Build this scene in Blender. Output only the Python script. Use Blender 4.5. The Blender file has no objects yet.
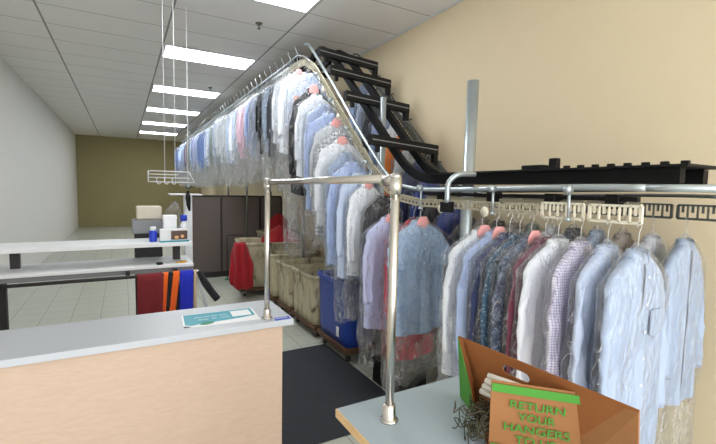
import bpy, bmesh, math, random
from mathutils import Vector, Matrix, noise

S = bpy.context.scene
COL = S.collection
PI = math.pi
E = 1.62                      # eye height: heights measured from the eye are lifted by this
R_ = random.Random(7)

# ------------------------------------------------------------------ colour and materials
def lin(c):
    return tuple(((v/255)/12.92 if v/255 <= .04045 else ((v/255+.055)/1.055)**2.4) for v in c)

class NT:
    def __init__(s, name):
        m = bpy.data.materials.new(name); m.use_nodes = True
        s.m = m; s.n = m.node_tree.nodes; s.l = m.node_tree.links; s.n.clear()
        s.out = s.n.new('ShaderNodeOutputMaterial')
    def node(s, t, **k):
        x = s.n.new('ShaderNode'+t)
        for a, v in k.items():
            if a.startswith('i_'):
                x.inputs[a[2:].replace('_', ' ')].default_value = v
            else: setattr(x, a, v)
        return x
    def link(s, a, b): s.l.new(a, b)
    def math(s, op, a, b=None):
        x = s.n.new('ShaderNodeMath'); x.operation = op
        for i, v in enumerate((a, b)):
            if v is None: continue
            if hasattr(v, 'is_output'): s.link(v, x.inputs[i])
            else: x.inputs[i].default_value = v
        return x.outputs[0]
    def mix(s, fac, a, b):
        x = s.n.new('ShaderNodeMix'); x.data_type = 'RGBA'
        for i, v in ((0, fac), (6, a), (7, b)):
            if hasattr(v, 'is_output'): s.link(v, x.inputs[i])
            else: x.inputs[i].default_value = v if i == 0 else (*v, 1)[:4]
        return x.outputs[2]
    def ramp(s, fac, stops):
        x = s.n.new('ShaderNodeValToRGB'); s.link(fac, x.inputs[0])
        e = x.color_ramp.elements
        while len(e) < len(stops): e.new(.5)
        for i, (p, c) in enumerate(stops):
            e[i].position = p
            e[i].color = (c, c, c, 1) if not isinstance(c, tuple) else (*c, 1)
        return x.outputs[0]
    def noise(s, scale, detail=3, vec=None, dist=0):
        x = s.node('TexNoise'); x.inputs['Scale'].default_value = scale
        x.inputs['Detail'].default_value = detail; x.inputs['Distortion'].default_value = dist
        if vec is not None: s.link(vec, x.inputs['Vector'])
        return x.outputs['Fac']
    def obj(s, scale=(1, 1, 1)):
        t = s.node('TexCoord'); mp = s.node('Mapping'); mp.inputs['Scale'].default_value = scale
        s.link(t.outputs['Object'], mp.inputs['Vector']); return mp.outputs[0]
    def bsdf(s, color=None, rough=.6, metal=0, **k):
        b = s.node('BsdfPrincipled')
        b.inputs['Roughness'].default_value = rough; b.inputs['Metallic'].default_value = metal
        if color is not None:
            if hasattr(color, 'is_output'): s.link(color, b.inputs['Base Color'])
            else: b.inputs['Base Color'].default_value = (*color, 1)
        for a, v in k.items(): b.inputs[a.replace('_', ' ')].default_value = v
        s.link(b.outputs[0], s.out.inputs[0]); s.b = b
        return b
    def bump(s, h, strength=.3, dist=.01):
        x = s.node('Bump'); x.inputs['Strength'].default_value = strength; x.inputs['Distance'].default_value = dist
        s.link(h, x.inputs['Height']); s.link(x.outputs[0], s.b.inputs['Normal'])

def plain(name, rgb, rough=.6, metal=0, var=.06, scale=30, **k):
    t = NT(name); c = lin(rgb)
    f = t.noise(scale, 3, t.obj())
    col = t.mix(f, tuple(max(0, v*(1-var)) for v in c), tuple(min(1, v*(1+var)) for v in c))
    t.bsdf(col, rough, metal, **k); return t.m

def fabric(name, rgb, pattern=None, rgb2=None, scale=120):
    t = NT(name); c = lin(rgb); v = t.obj()
    f = t.noise(9, 4, t.obj((1, 1, .5)))
    base = t.mix(f, tuple(x*.9 for x in c), tuple(min(1, x*1.08) for x in c))
    if pattern in ('check', 'stripe'):
        sp = t.node('SeparateXYZ'); t.link(v, sp.inputs[0])
        a = t.math('GREATER_THAN', t.math('SINE', t.math('MULTIPLY', sp.outputs[0], 2*PI*scale)), .35)
        if pattern == 'check':
            b = t.math('GREATER_THAN', t.math('SINE', t.math('MULTIPLY', sp.outputs[2], 2*PI*scale)), .35)
            a = t.math('MULTIPLY', t.math('ADD', a, b), .5)
        base = t.mix(a, base, lin(rgb2))
    elif pattern == 'print':
        n1 = t.noise(scale, 2, v, 1.2)
        base = t.mix(t.ramp(n1, [(.5, 0.), (.58, 1.)]), base, lin(rgb2))
    elif pattern == 'dots':
        vo = t.node('TexVoronoi'); vo.inputs['Scale'].default_value = scale; t.link(v, vo.inputs['Vector'])
        base = t.mix(t.ramp(vo.outputs['Distance'], [(.18, 1.), (.26, 0.)]), base, lin(rgb2))
    t.bsdf(base, .85, 0, Sheen_Weight=.15)
    t.bump(t.noise(45, 4, t.obj((1, 1, .35))), .35, .006)
    return t.m

def plastic_film():
    t = NT('plastic film')
    v = t.obj((1.5, 1.5, .6)); w = t.node('TexNoise'); w.inputs['Scale'].default_value = 6; t.link(v, w.inputs['Vector'])
    va = t.node('VectorMath'); va.operation = 'MULTIPLY_ADD'; t.link(w.outputs['Color'], va.inputs[0]); va.inputs[1].default_value = (.12, .12, .12); t.link(v, va.inputs[2])
    def ridge(sc):
        n = t.noise(sc, 1, va.outputs[0], .6); return t.math('ABSOLUTE', t.math('SUBTRACT', n, .5))
    n1 = t.noise(24, 4, v, .8)
    h = t.math('ADD', t.math('MULTIPLY', ridge(7), 1.6), t.math('ADD', t.math('MULTIPLY', ridge(19), .7), t.math('MULTIPLY', n1, .15)))
    bp = t.node('Bump'); bp.inputs['Strength'].default_value = 1; bp.inputs['Distance'].default_value = .04
    t.link(h, bp.inputs['Height'])
    tr = t.node('BsdfTransparent'); tr.inputs[0].default_value = (.98, .985, .99, 1)
    gl = t.node('BsdfGlossy'); gl.inputs['Roughness'].default_value = .22; gl.inputs[0].default_value = (1, 1, 1, 1)
    t.link(bp.outputs[0], gl.inputs['Normal'])
    fr = t.node('Fresnel'); fr.inputs['IOR'].default_value = 1.55; t.link(bp.outputs[0], fr.inputs['Normal'])
    m1 = t.node('MixShader'); t.link(t.math('MINIMUM', t.math('ADD', t.math('MULTIPLY', fr.outputs[0], .65), .012), .4), m1.inputs[0])
    t.link(tr.outputs[0], m1.inputs[1]); t.link(gl.outputs[0], m1.inputs[2])
    df = t.node('BsdfTranslucent'); df.inputs[0].default_value = (.9, .91, .93, 1)
    d2 = t.node('BsdfDiffuse'); d2.inputs[0].default_value = (.9, .91, .93, 1)
    md = t.node('MixShader'); md.inputs[0].default_value = .6
    t.link(df.outputs[0], md.inputs[1]); t.link(d2.outputs[0], md.inputs[2])
    m2 = t.node('MixShader')
    cr = t.math('MAXIMUM', t.ramp(ridge(11), [(0., .42), (.012, .26), (.03, .015)]), t.ramp(ridge(24), [(0., .2), (.02, .008)]))  # white crease lines: stress whitening plus glints painted into the film's colour
    msk = t.ramp(t.noise(5, 2, v), [(.38, .15), (.6, 1.)])
    t.link(t.math('ADD', t.math('MULTIPLY', cr, msk), .008), m2.inputs[0])
    t.link(m1.outputs[0], m2.inputs[1]); t.link(md.outputs[0], m2.inputs[2])
    t.link(m2.outputs[0], t.out.inputs[0]); return t.m

def grid_mat(name, tile, line, x0, dx, y0, dy, wx, wy, rough, speck=.05, speckscale=60, spec=.5):
    """tiles of dx by dy laid from (x0, y0) with joints wx (running in Y) and wy (running in X) wide"""
    t = NT(name); g = t.node('NewGeometry'); sp = t.node('SeparateXYZ'); t.link(g.outputs['Position'], sp.inputs[0])
    def joint(c, o, d, w):
        u = t.math('DIVIDE', t.math('SUBTRACT', c, o), d)
        u = t.math('SUBTRACT', t.math('FRACT', t.math('ADD', u, 100.5)), .5)
        return t.math('LESS_THAN', t.math('ABSOLUTE', u), w/d/2)
    j = t.math('MAXIMUM', joint(sp.outputs[0], x0, dx, wx), joint(sp.outputs[1], y0, dy, wy))
    n = t.noise(speckscale, 4, g.outputs['Position']); c = lin(tile)
    n2 = t.noise(2.5, 3, g.outputs['Position'])
    base = t.mix(n, tuple(v*(1-speck) for v in c), tuple(min(1, v*(1+speck)) for v in c))
    base = t.mix(t.ramp(n2, [(.35, 0.), (.75, .12)]), base, tuple(v*.7 for v in c))
    t.bsdf(t.mix(j, base, lin(line)), rough, 0, Specular_IOR_Level=spec); return t.m

def stained(name, rgb, stain, rough=.8):
    t = NT(name); c = lin(rgb)
    n = t.noise(5, 5, t.obj((2.2, 2.2, .9)), .6); n2 = t.noise(14, 3, t.obj((1, 1, .25)))
    base = t.mix(t.ramp(n, [(.45, 0.), (.6, .35), (.72, 1.)]), c, lin(stain))
    base = t.mix(t.ramp(n2, [(.55, 0.), (.75, .5)]), base, tuple(v*.6 for v in c))
    t.bsdf(base, rough); return t.m

def wood(name, rgb, rgb2, sc=(1, 1, 6), rough=.5):
    t = NT(name)
    n = t.noise(7, 5, t.obj(sc), 1.2)
    t.bsdf(t.mix(t.ramp(n, [(.3, 0.), (.7, 1.)]), lin(rgb), lin(rgb2)), rough); return t.m

def emit(name, rgb, s):
    t = NT(name); e = t.node('Emission'); e.inputs[0].default_value = (*rgb, 1); e.inputs[1].default_value = s
    t.link(e.outputs[0], t.out.inputs[0]); return t.m

M = dict(
 wall_cream=plain('cream paint', (222, 206, 174), .75, var=.02, scale=6),
 wall_back=plain('olive paint', (150, 140, 100), .8, var=.05, scale=3),
 wall_white=plain('white paint', (225, 224, 220), .8, var=.02, scale=5),
 ceiling=grid_mat('ceiling tile', (232, 230, 227), (150, 148, 146), 1.70, 1.22, 3.536, .61, .022, .011, .9, .05, 90, .2),
 floor=grid_mat('floor tile', (186, 188, 176), (120, 120, 110), 1.55, .305, 3.9, .305, .006, .006, .35, .06, 40),
 steel=plain('brushed steel', (214, 210, 204), .22, 1, var=.05),
 galv=plain('galvanised steel', (186, 196, 200), .36, .7, var=.12, scale=20),
 galv_dark=plain('dull steel', (120, 124, 122), .4, 1, var=.15, scale=20),
 black=plain('black painted steel', (14, 14, 15), .55, 0, var=.2, Specular_IOR_Level=.25),
 black_edge=plain('grey steel strip', (150, 150, 150), .4, .6, var=.1),
 beige=plain('beige carrier plastic', (226, 220, 200), .5, var=.06),
 beige_worn=plain('worn beige carrier', (178, 172, 150), .5, var=.15),
 wire=plain('hanger wire', (190, 190, 188), .35, .9),
 darkwire=plain('olive coated wire', (62, 58, 38), .5, .1, var=.3, scale=9),
 pink=plain('pink collar card', (236, 170, 168), .75, var=.05),
 film=plastic_film(),
 laminate_top=plain('pale grey laminate', (184, 189, 196), .4, var=.02, scale=40),
 laminate_top2=plain('blue grey laminate', (154, 168, 175), .42, var=.02, scale=40),
 maple=wood('pale maple laminate', (192, 167, 146), (200, 176, 156), (2, 2, 9)),
 edge_wood=wood('maple edge band', (205, 170, 122), (216, 186, 140), (2, 2, 9)),
 rubber=plain('charcoal mat', (36, 39, 45), .85, var=.35, scale=25),
 partition=plain('brown grey fabric panel', (100, 90, 86), .9, var=.08, scale=80),
 dark_trim=plain('dark trim', (38, 34, 34), .6),
 canvas=stained('stained canvas', (192, 183, 154), (80, 68, 46)),
 canvas_rim=stained('canvas rim', (168, 160, 134), (92, 84, 66)),
 blue_tub=plain('blue tub plastic', (32, 66, 156), .4, var=.08),
 dolly=wood('brown dolly wood', (98, 66, 40), (70, 46, 28), (6, 1, 6), .7),
 red=fabric('red cloth', (160, 16, 28)),
 orange=fabric('orange cloth', (240, 104, 28)),
 cobalt=fabric('cobalt cloth', (28, 44, 190)),
 maroon=fabric('maroon cloth', (120, 28, 36)),
 beige_cloth=fabric('beige cloth', (205, 184, 160)),
 navy_cloth=fabric('navy cloth', (44, 52, 84)),
 white_cloth=fabric('white cloth', (224, 226, 230)),
 black_cloth=fabric('black cloth', (22, 22, 26)),
 white=plain('white plastic', (232, 234, 236), .45, var=.02),
 cream_plastic=plain('cream plastic', (198, 188, 172), .5, var=.04),
 blue=plain('blue cap', (26, 60, 190), .4),
 teal=plain('teal print', (22, 150, 170), .5, var=.03),
 teal_dark=plain('teal leaflet', (40, 140, 160), .5),
 green_leaf=plain('printed leaf green', (30, 130, 96), .6),
 ink=plain('dark ink', (40, 44, 52), .6),
 picture=plain('brown picture', (84, 60, 48), .5, var=.3, scale=18),
 flame=plain('printed candle', (236, 176, 116), .5),
 card=plain('kraft cardboard', (156, 106, 62), .8, var=.05, scale=25),
 card_in=plain('brown cardboard inside', (146, 88, 42), .85, var=.06, scale=25),
 print_green=plain('green print', (72, 144, 48), .75, var=.05),
 text_green=plain('green lettering', (66, 138, 46), .75, var=.04),
 tube=plain('white paper tube', (228, 222, 210), .7),
 lamp=emit('lit diffuser', (.93, .97, 1.0), 18),
 frame_white=plain('white enamel', (210, 212, 214), .5),
 brass=plain('sprinkler metal', (120, 112, 100), .35, .8),
 yellow=plain('yellow tape', (216, 160, 40), .5),
 grey_shelf=plain('grey shelf', (128, 130, 132), .6),
)

# garments' colours
FAB = {}
def fab(name, rgb, *a): FAB[name] = fabric(name, rgb, *a)
fab('white', (232, 236, 242)); fab('pale blue', (196, 210, 234)); fab('light blue', (172, 190, 228))
fab('grey blue', (160, 176, 200)); fab('pale grey', (202, 206, 212)); fab('lavender', (196, 202, 236))
fab('lilac', (186, 158, 206)); fab('black', (24, 25, 30)); fab('charcoal', (62, 66, 76)); fab('navy', (48, 58, 100))
fab('mid blue', (126, 152, 206)); fab('pink', (222, 190, 204)); fab('grey green', (130, 142, 134))
fab('orange', (224, 138, 78)); fab('red', (214, 34, 58)); fab('taupe', (150, 138, 128)); fab('maroon', (112, 52, 72))
fab('bright orange', (244, 140, 48)); fab('royal blue', (44, 70, 150))
fab('blue floral', (166, 188, 214), 'print', (150, 172, 202), 16)
fab('dark dotted', (36, 38, 46), 'dots', (130, 134, 144), 60)
fab('teal dotted', (62, 92, 116), 'dots', (190, 204, 214), 70)
fab('grey patterned', (66, 76, 98), 'print', (120, 134, 156), 60)
fab('lilac checked', (232, 228, 240), 'check', (150, 140, 186), 85)
fab('blue checked', (196, 208, 230), 'check', (130, 150, 196), 60)
fab('grey checked', (206, 208, 212), 'check', (110, 116, 126), 30)
fab('purple trimmed white', (224, 224, 236), 'stripe', (150, 110, 190), 16)

# ------------------------------------------------------------------ mesh helpers
def mesh_from(name, verts, faces, smooth=False):
    me = bpy.data.meshes.new(name); me.from_pydata([tuple(v) for v in verts], [], faces); me.update()
    bm = bmesh.new(); bm.from_mesh(me); bmesh.ops.recalc_face_normals(bm, faces=bm.faces); bm.to_mesh(me); bm.free()
    if smooth:
        for p in me.polygons: p.use_smooth = True
    return me

class MB:
    def __init__(s): s.v = []; s.f = []; s.sm = []
    def add(s, vs, fs, smooth=False):
        o = len(s.v); s.v += [Vector(v) for v in vs]; s.f += [tuple(i+o for i in f) for f in fs]; s.sm += [smooth]*len(fs); return s
    def box(s, x0, x1, y0, y1, z0, z1, bev=0):
        bm = bmesh.new(); bmesh.ops.create_cube(bm, size=1)
        for v in bm.verts:
            v.co = Vector(((x0+x1)/2+v.co.x*(x1-x0), (y0+y1)/2+v.co.y*(y1-y0), (z0+z1)/2+v.co.z*(z1-z0)))
        if bev: bmesh.ops.bevel(bm, geom=bm.edges[:], offset=bev, segments=2, affect='EDGES', profile=.5)
        return s.bm(bm)
    def bm(s, bm, smooth=False):
        bm.verts.index_update()
        s.add([v.co.copy() for v in bm.verts], [[v.index for v in f.verts] for f in bm.faces], smooth); bm.free(); return s
    def tube(s, pts, r, n=10, cap=True):
        pts = [Vector(p) for p in pts]; rs = r if isinstance(r, (list, tuple)) else [r]*len(pts)
        t0 = (pts[1]-pts[0]).normalized(); up = Vector((0, 0, 1)) if abs(t0.z) < .9 else Vector((1, 0, 0))
        a = t0.cross(up).normalized(); vs = []; fs = []
        for i, p in enumerate(pts):
            t = (pts[min(i+1, len(pts)-1)]-pts[max(i-1, 0)]).normalized()
            a = (a-t*a.dot(t)).normalized(); b = t.cross(a)
            for k in range(n):
                q = 2*PI*k/n; vs.append(p+(a*math.cos(q)+b*math.sin(q))*rs[i])
        for i in range(len(pts)-1):
            for k in range(n): fs.append((i*n+k, i*n+(k+1) % n, (i+1)*n+(k+1) % n, (i+1)*n+k))
        if cap: fs += [tuple(range(n))[::-1], tuple((len(pts)-1)*n+k for k in range(n))]
        return s.add(vs, fs, True)
    def sweep_rect(s, pts, wx, h):
        """rectangular bar swept along points in a constant-x plane"""
        pts = [Vector(p) for p in pts]; vs = []; fs = []
        for i, p in enumerate(pts):
            t = (pts[min(i+1, len(pts)-1)]-pts[max(i-1, 0)]).normalized(); n = Vector((0, -t.z, t.y))
            for sx, sn in ((-1, -1), (1, -1), (1, 1), (-1, 1)): vs.append(p+Vector((sx*wx/2, 0, 0))+n*sn*h/2)
        for i in range(len(pts)-1):
            for k in range(4): fs.append((i*4+k, i*4+(k+1) % 4, (i+1)*4+(k+1) % 4, (i+1)*4+k))
        fs += [(3, 2, 1, 0), tuple((len(pts)-1)*4+k for k in range(4))]
        return s.add(vs, fs)
    def lathe(s, prof, c=(0, 0, 0), n=24, axis='z'):
        vs = []; fs = []
        for r, h in prof:
            for k in range(n):
                q = 2*PI*k/n; x, y = r*math.cos(q), r*math.sin(q)
                p = {'z': (x, y, h), 'x': (h, x, y), 'y': (x, h, y)}[axis]
                vs.append(Vector(c)+Vector(p))
        for i in range(len(prof)-1):
            for k in range(n): fs.append((i*n+k, i*n+(k+1) % n, (i+1)*n+(k+1) % n, (i+1)*n+k))
        fs += [tuple(range(n))[::-1], tuple((len(prof)-1)*n+k for k in range(n))]
        return s.add(vs, fs, True)
    def rings(s, rows, closed=True, cap0=False, cap1=False):
        n = len(rows[0]); vs = [p for r in rows for p in r]; fs = []
        for i in range(len(rows)-1):
            for k in range(n if closed else n-1): fs.append((i*n+k, i*n+(k+1) % n, (i+1)*n+(k+1) % n, (i+1)*n+k))
        if cap0: fs.append(tuple(range(n))[::-1])
        if cap1: fs.append(tuple((len(rows)-1)*n+k for k in range(n)))
        return s.add(vs, fs, True)
    def prism(s, pts, thick):
        """planar polygon (3D points) given thickness along its normal"""
        p = [Vector(q) for q in pts]; n = (p[1]-p[0]).cross(p[2]-p[0]).normalized()*thick; k = len(p)
        return s.add(p+[q+n for q in p], [tuple(range(k))[::-1], tuple(range(k, 2*k))]+[(i, (i+1) % k, k+(i+1) % k, k+i) for i in range(k)])
    def mesh(s, name):
        me = bpy.data.meshes.new(name); me.from_pydata([tuple(v) for v in s.v], [], s.f); me.update()
        sm = s.sm
        bm = bmesh.new(); bm.from_mesh(me)
        for f, q in zip(bm.faces, sm): f.smooth = q
        bmesh.ops.recalc_face_normals(bm, faces=bm.faces); bm.to_mesh(me); bm.free()
        return me

def link(name, me, mat, parent=None, loc=None):
    if not me.materials: me.materials.append(mat)
    o = bpy.data.objects.new(name, me); COL.objects.link(o)
    o.material_slots[0].link = 'OBJECT'; o.material_slots[0].material = mat
    if parent: o.parent = parent
    if loc: o.location = loc
    return o
def P(name, mb, mat, parent=None, label=None):
    o = link(name, mb.mesh(name), mat, parent)
    if label: o['label'] = label
    return o
def tag(o, label, cat, group=None):
    o['label'] = label; o['category'] = cat
    if group: o['group'] = group
    return o
def thing(name, label, cat, loc=(0, 0, 0), rz=0, group=None):
    o = bpy.data.objects.new(name, None); COL.objects.link(o); o.location = loc; o.rotation_euler = (0, 0, rz)
    o.empty_display_size = .1
    return tag(o, label, cat, group)
def struct(name, mb, mat, parent=None):
    o = P(name, mb, mat, parent); o['kind'] = 'structure'; return o
def smoothpath(pts, n=6):
    p = [Vector(q) for q in pts]; p = [2*p[0]-p[1]]+p+[2*p[-1]-p[-2]]; out = []
    for i in range(1, len(p)-2):
        for k in range(n):
            t = k/n; a, b, c, d = p[i-1:i+3]
            out.append(.5*((2*b)+(c-a)*t+(2*a-5*b+4*c-d)*t*t+(3*b-a-3*c+d)*t**3))
    return out+[p[-2]]

# ------------------------------------------------------------------ setting
YB, YF, XL, XR, H = 18.5, -2.6, -1.5, 2.82, 3.43
struct('floor', MB().box(XL-.1, XR+.1, YF, YB+.1, -.1, 0), M['floor'])
struct('ceiling', MB().box(XL-.1, XR+.1, YF, YB+.1, H, H+.1), M['ceiling'])
struct('wall_right', MB().box(XR, XR+.1, YF, YB+.1, 0, H), M['wall_cream'])
struct('wall_left', MB().box(XL-.1, XL, YF, YB+.1, 0, H), M['wall_white'])
struct('wall_back', MB().box(XL, XR, YB, YB+.1, 0, H), M['wall_back'])
struct('trim_1', MB().box(XR-.012, XR, YF, YB, H-.02, H), M['frame_white'])

# ceiling lights in one row, every fourth tile
for i, n in enumerate((0, 4, 8, 12, 16, 20)):
    y = 3.536+.61*n+.305
    lab = ['lit rectangular ceiling panel at the top edge, nearest above the counters',
           'lit ceiling panel right behind the small sprinkler head', 'lit ceiling panel crossed by the upper end of a hanging wire',
           'fourth lit ceiling panel, above the long high row of shirts', 'second farthest lit ceiling panel towards the back wall',
           'farthest and smallest lit ceiling panel by the back wall'][i]
    t = thing('ceiling_light', lab, 'ceiling light', (1.09, y, H), 0, 'fluorescent ceiling panels')
    f = MB()
    for a in ((-.6, .6, -.3, -.27), (-.6, .6, .27, .3)): f.box(a[0], a[1], a[2], a[3], -.014, 0)
    for a in ((-.6, -.57), (.57, .6)): f.box(a[0], a[1], -.27, .27, -.014, 0)
    P('frame', f, M['frame_white'], t)
    P('diffuser', MB().box(-.57, .57, -.27, .27, -.008, 0), M['lamp'], t)
for (x, y, lab) in ((1.34, 4.68, 'small ceiling sprinkler head between the two nearest light panels'), (1.42, 8.1, 'tiny ceiling sprinkler head beyond the second light panel')):
    t = thing('sprinkler_head', lab, 'sprinkler', (x, y, H), 0)
    P('escutcheon', MB().lathe([(.04, 0), (.038, -.008), (.02, -.018), (.012, -.02)], n=20), M['brass'], t)
    P('deflector', MB().lathe([(.007, -.018), (.007, -.055), (.02, -.058), (.02, -.062)], n=14), M['brass'], t)

# ------------------------------------------------------------------ garments
def sup(a, w, d, e=.75):
    c, s_ = math.cos(a), math.sin(a)
    return Vector((w*math.copysign(abs(c)**e, c), d*math.copysign(abs(s_)**.85, s_), 0))
def nz(x, y, z): return noise.noise(Vector((x, y, z)))
def body_mesh(seed, L=.84, w=.205, d=.036):
    rows = []; K = 44
    zs = [(-.112, .045, .026), (-.125, .068, .03), (-.16, .125, .034), (-.2, .178, .034), (-.24, w, .034)]
    n = 16
    for i in range(1, n+1):
        t = i/n; zs.append((-.24-(L-.13)*t, w-.018*math.sin(PI*min(1, t*1.3))+.012*t, d+.004*t))
    for j, (z, ww, dd) in enumerate(zs):
        t = max(0, (-.24-z)/(L-.13)); r = []
        for k in range(K):
            a = 2*PI*k/K; p = sup(a, ww, dd); p.z = z
            if t > 0:
                f = .013*min(1, t*2.2)*(math.sin(p.x*34+seed*2.1+2.2*nz(p.x*4, seed, z*1.6))+.7*nz(p.x*16, seed*3.1, z*3))
                p.y += f*(1 if p.y > 0 else .9)
                p.x += .008*nz(seed, z*5, p.y*9)
                if j == len(zs)-1: p.z += .035*abs(p.x/ww)**2-.01
            r.append(p)
        rows.append(r)
    return MB().rings(rows, cap0=True).mesh('shirt_body')
def sleeve_mesh(seed, sx, L=.56, r0=.056, r1=.044):
    rows = []; K = 24; n = 18
    for i in range(n+1):
        t = i/n; e = min(1, t*3)
        c = Vector((sx*(.145+.04*e+.012*t), -.006-.02*t, -.19-.035*e-L*t))
        rx = (r0*(.85+.15*e)+(r1-r0)*t)*(1 if t < .93 else .93); ry = .014+.004*math.sin(PI*t)
        r = []
        for k in range(K):
            a = 2*PI*k/K; q = sup(a, rx, ry, .95)
            q.y += .007*e*math.sin(q.x*85+seed*4+4*nz(seed, q.x*5, t*4))
            q.y += .008*e*nz(seed*2, q.x*9, t*9)
            q.z = -sx*q.x*.85*(1-e)+.012*nz(q.x*20, seed, t*6)*t
            r.append(c+q)
        rows.append(r)
    return MB().rings(rows, cap0=True, cap1=True).mesh('sleeve')
def collar_mesh():
    rows = []; n = 26
    prof = [(.044, .0), (.05, .022), (.056, .03), (.064, .012), (.07, -.008)]
    for k in range(n+1):
        a = -PI/2+.28+(2*PI-.56)*k/n
        fr = max(0, -math.sin(a))**3; r = []
        for j, (rr, h) in enumerate(prof):
            drop = fr*.034 if j >= 3 else 0
            r.append(Vector((rr*math.cos(a)*1.05, rr*math.sin(a)*.58, -.125+h-(drop if j < 4 else drop*1.5)-fr*.012)))
        rows.append(r)
    mb = MB().rings(rows, closed=False)
    # give the cloth thickness
    me = mb.mesh('collar'); bm = bmesh.new(); bm.from_mesh(me)
    bmesh.ops.solidify(bm, geom=bm.faces[:], thickness=.003); bm.to_mesh(me); bm.free(); return me
def placket_mesh(L=.84):
    mb = MB(); rows = []
    for i in range(15):
        z = -.15-(L-.06)*i/14
        rows.append([Vector((x, -.041-.003*math.sin(i*1.3)-(.002 if abs(x) < .012 else 0), z)) for x in (-.017, -.012, .012, .017)])
    return mb.rings(rows, closed=False).mesh('placket')
def pocket_mesh():
    return MB().prism([(.05, -.043, -.34), (.145, -.041, -.34), (.145, -.042, -.44), (.0975, -.044, -.46), (.05, -.044, -.44)], .004).mesh('pocket')
def button_mesh(): return MB().lathe([(.0055, -.002), (.0055, .001), (.004, .0016)], n=10, axis='y').mesh('button')
def bag_mesh(seed, L=1.32, w=.252, d=.05):
    rows = []; K = 56
    zs = [(-.07, .018, .012), (-.09, .045, .02), (-.11, .078, .032), (-.145, .135, .042), (-.19, .2, .044), (-.235, w, .044)]
    n = 32
    for i in range(1, n+1): zs.append((-.235-(L-.235)*i/n, w-.01+.02*i/n, d))
    for j, (z, ww, dd) in enumerate(zs):
        t = max(0, (-.235-z)/(L-.235)); r = []; amp = min(1, t*4)
        for k in range(K):
            a = 2*PI*k/K; p = sup(a, ww, dd, .8); p.z = z
            low = max(0, (t-.55)/.45)
            p.y += (.007+.012*low)*amp*math.sin(p.x*26+seed+5*nz(p.x*5, seed*1.7, z*2.5))
            p.y += .012*amp*nz(p.x*13+seed*9, p.y*7, z*7)
            p.x += (.012+.03*low)*amp*nz(seed*3, p.y*16, z*6)
            p.x *= 1-.28*low*(.5+nz(seed*5, 1, z*3)); p.x += .05*low*nz(seed*7, 3, z*2); p.z += .03*low*nz(p.x*7, p.y*9, seed+z*3)
            if j == len(zs)-1: p.z += .09*nz(p.x*7, seed, 2)
            r.append(p)
        rows.append(r)
    return MB().rings(rows).mesh('plastic_bag')
def hanger_mesh():
    mb = MB()
    hook = [(0, 0, 0.0), (.018, 0, .012), (.02, 0, -.008), (.012, 0, -.022), (0, 0, -.035), (0, 0, -.11)]
    hook = smoothpath([(-.016, 0, -.008), (-.012, 0, .006), (0, 0, .013), (.013, 0, .006), (.015, 0, -.008), (.004, 0, -.026), (0, 0, -.04), (0, 0, -.1)], 4)
    mb.tube(hook, .0017, 6)
    mb.tube(smoothpath([(0, 0, -.1), (.05, 0, -.13), (.13, 0, -.18), (.19, 0, -.235), (.18, 0, -.245), (0, 0, -.245), (-.18, 0, -.245), (-.19, 0, -.235), (-.13, 0, -.18), (-.05, 0, -.13), (0, 0, -.1)], 4), .0017, 6)
    return mb.mesh('hanger')
def card_mesh():
    rows = []
    for i in range(9):
        t = i/8; h = -.17+.105*t; w = .042*math.sin(PI*(.18+.7*t))+.008
        rows.append([Vector((w*x, -.028-.006*(1-x*x), h)) for x in (-1, -.6, -.2, .2, .6, 1)])
    me = MB().rings(rows, closed=False).mesh('collar_card'); bm = bmesh.new(); bm.from_mesh(me)
    bmesh.ops.solidify(bm, geom=bm.faces[:], thickness=.002); bm.to_mesh(me); bm.free()
    for p in me.polygons: p.use_smooth = True
    return me
def trousers_mesh(seed, L=.62):
    rows = []; K = 30
    for i in range(16):
        t = i/15; z = -.195-L*t; r = []
        for k in range(K):
            a = 2*PI*k/K; p = sup(a, .125-.012*t, .02+.012*math.sin(PI*min(1, t+.12)))
            p.z = z; p.y += .006*math.sin(p.x*40+seed+3*t)
            r.append(p)
        rows.append(r)
    return MB().rings(rows, cap0=True, cap1=True).mesh('folded_legs')
def lapel_mesh():
    mb = MB()
    for s in (-1, 1):
        mb.prism([(s*.05, -.036, -.13), (s*.078, -.04, -.22), (s*.1, -.044, -.25), (s*.075, -.045, -.3), (s*.008, -.05, -.46), (s*.015, -.046, -.3)], .004)
    return mb.mesh('lapel')

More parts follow.
